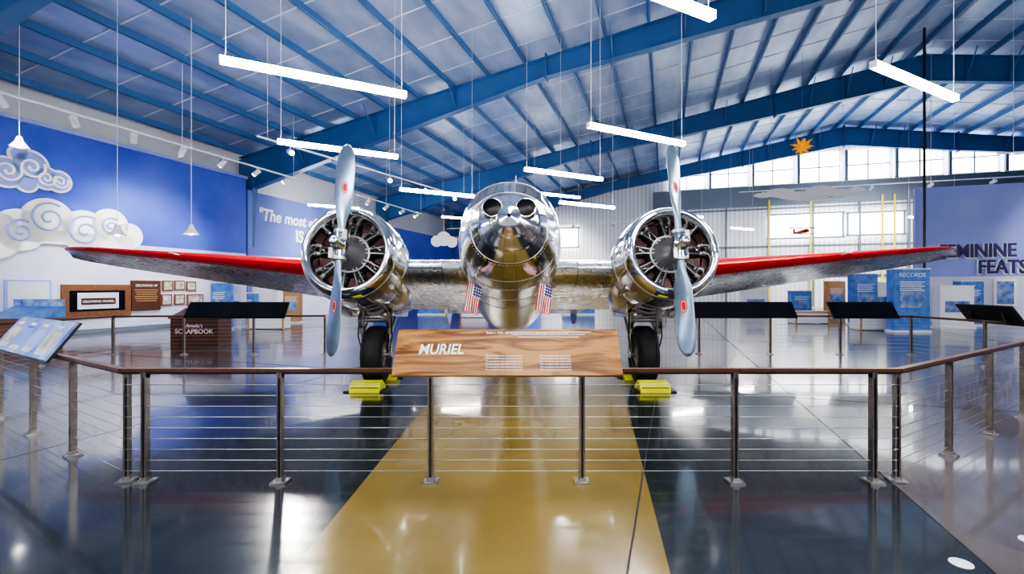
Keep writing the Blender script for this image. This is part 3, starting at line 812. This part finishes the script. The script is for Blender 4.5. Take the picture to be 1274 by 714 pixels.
# small red model biplane
b=MB(); d=20.0; k=d/F; x=(998-637)*k; z=HC+(357-288)*k
b.box((x,d,z+0.16),(1.15,0.22,0.02),'red'); b.box((x,d,z-0.10),(1.0,0.22,0.02),'red')
b.lathe([(-0.4,0.0),(-0.38,0.07),(-0.2,0.09),(0.2,0.06),(0.6,0.02)],(x,d,z),'red',16); b.box((x,d+0.55,z+0.02),(0.4,0.12,0.015),'red'); b.box((x,d+0.57,z+0.10),(0.015,0.14,0.18),'red')
for e in(-0.45,-0.2,0.2,0.45): b.cyl((x+e,d,z-0.1),(x+e,d,z+0.16),0.01,'tan',n=6)
b.cyl((x,d,z+.1),(x,d,roof_at(x,d)+0.2),0.004,'steel',n=6); b.done('model_biplane')
# tall slender post
b=MB(); d=20.5; x=(1150-637)/F*d; b.cyl((x,d,0),(x,d,roof_at(x,d)+0.1),0.05,'darkmetal',n=12); b.cyl((x,d,0),(x,d,0.02),0.14,'darkmetal',n=16); b.done('support_post')

# ------------------------------------------------------------------ EXHIBITS
def kiosk(px1,px2,ptop,d,k='panelblue',name='exhibit_kiosk',depth=0.35,title='',lines=True):
    x1=(px1-637)/F*d; x2=(px2-637)/F*d; zt=HC+(357-ptop)*d/F; b=MB(); xc=(x1+x2)/2; w=x2-x1
    b.box((xc,d+depth/2,zt/2+0.04),(w,depth,zt-0.08),k); b.box((xc,d+depth/2,0.04),(w+0.06,depth+0.1,0.08),'white'); b.box((xc,d+depth/2,zt+0.015),(w+0.04,depth+0.04,0.04),'white')
    if lines:
        b.box((xc,d-0.012,zt*0.52),(w*0.72,0.02,zt*0.26),'panelimg')
        for i in range(5): b.box((xc-w*0.04*(i%2),d-0.008,zt*0.80-i*0.07),(w*(0.7-0.08*(i%2)),0.012,0.025),'letter')
    if title: b.text(title,w*0.17,Matrix.Translation((xc,d-0.012,zt*0.88))@Matrix.Rotation(rad(90),4,'X'),'letter',0.003,'CENTER')
    b.done(name)
kiosk(1113,1157,335,16.0,title='RECORDS')
kiosk(1062,1092,341,19.0); kiosk(1085,1110,352,20.5,'white')
kiosk(262,283,352,17.0); kiosk(284,300,356,17.6,'wallwhite'); kiosk(318,340,360,19.0,'white'); kiosk(352,372,361,20.0,'tan',lines=True)
kiosk(300,316,365,18.5,'panelblue')
kiosk(700,740,366,26.0,'panelblue'); kiosk(520,560,362,26.0,'panelblue'); kiosk(925,955,360,24.0,'white'); kiosk(985,1010,362,23.0,'panelblue')
kiosk(1030,1052,350,24.0,'tan')
kiosk(1170,1212,356,17.5,'white'); kiosk(1196,1224,350,18.5,'panelblue')
# scrapbook desk
b=MB(); d=12.2; x1=(212-637)/F*d; x2=(271-637)/F*d; xc=(x1+x2)/2; w=x2-x1
b.prism([(d,0.0),(d+0.6,0.0),(d+0.6,0.92),(d,0.72)],x1,x2,'brown','YZ'); b.prism([(d-0.04,0.72),(d+0.64,0.945),(d+0.64,0.975),(d-0.04,0.75)],x1-0.04,x2+0.04,'frame','YZ')
b.text("Amelia's",0.13,Matrix.Translation((xc,d-0.006,0.50))@Matrix.Rotation(rad(90),4,'X'),'letter',0.003,'CENTER',shear=.2)
b.text('SCRAPBOOK',0.17,Matrix.Translation((xc,d-0.006,0.34))@Matrix.Rotation(rad(90),4,'X'),'letter',0.003,'CENTER')
b.box((xc,d+0.3,0.90),(0.55,0.38,0.05),'paper'); b.done('scrapbook_desk')
# low tables / benches
def table(px,d,w=1.4,h=0.5,k='tan'):
    x=(px-637)/F*d; b=MB(); b.box((x,d,h),(w,0.6,0.06),k); b.box((x,d,h/2),(w*0.9,0.5,h-0.06),'white')
    for e in(-1,1): b.box((x+e*w*0.42,d,h/2),(0.06,0.56,h),k)
    b.done('display_bench')
table(1006,20,1.6); table(845,24,1.8); table(335,17.5,1.5); table(1082,17,1.2); table(590,24,1.5)
# model display case left
b=MB(); d=12.6; x1=(0-637)/F*d; b.box((x1+0.4,d+.3,0.35),(1.4,0.6,0.7),'frame'); b.prism([(d-.02,0.7),(d+.64,0.7),(d+.64,1.0)],x1-.34,x1+1.14,'panelblue','YZ'); b.box((x1+.4,d+.64,1.1),(1.4,0.04,.2),'panelimg'); b.done('display_case')

# ------------------------------------------------------------------ world + camera
w=bpy.data.worlds.new('sky'); S.world=w; w.use_nodes=True
nt=w.node_tree; sky=nt.nodes.new('ShaderNodeTexSky'); sky.sky_type='NISHITA'; sky.sun_elevation=rad(40); sky.sun_disc=False
nt.links.new(sky.outputs['Color'],nt.nodes['Background'].inputs['Color']); nt.nodes['Background'].inputs['Strength'].default_value=0.3
cam=bpy.data.cameras.new('camera'); cam.sensor_width=36; cam.lens=36*F/1274; cam.clip_end=200
co=bpy.data.objects.new('camera',cam); S.collection.objects.link(co); co.location=(0,0,HC); co.rotation_euler=(rad(90),0,0)
S.camera=co
S.view_settings.view_transform='AgX'
try: S.view_settings.look='AgX - High Contrast'
except Exception as e: print(e)
S.view_settings.exposure=1.0
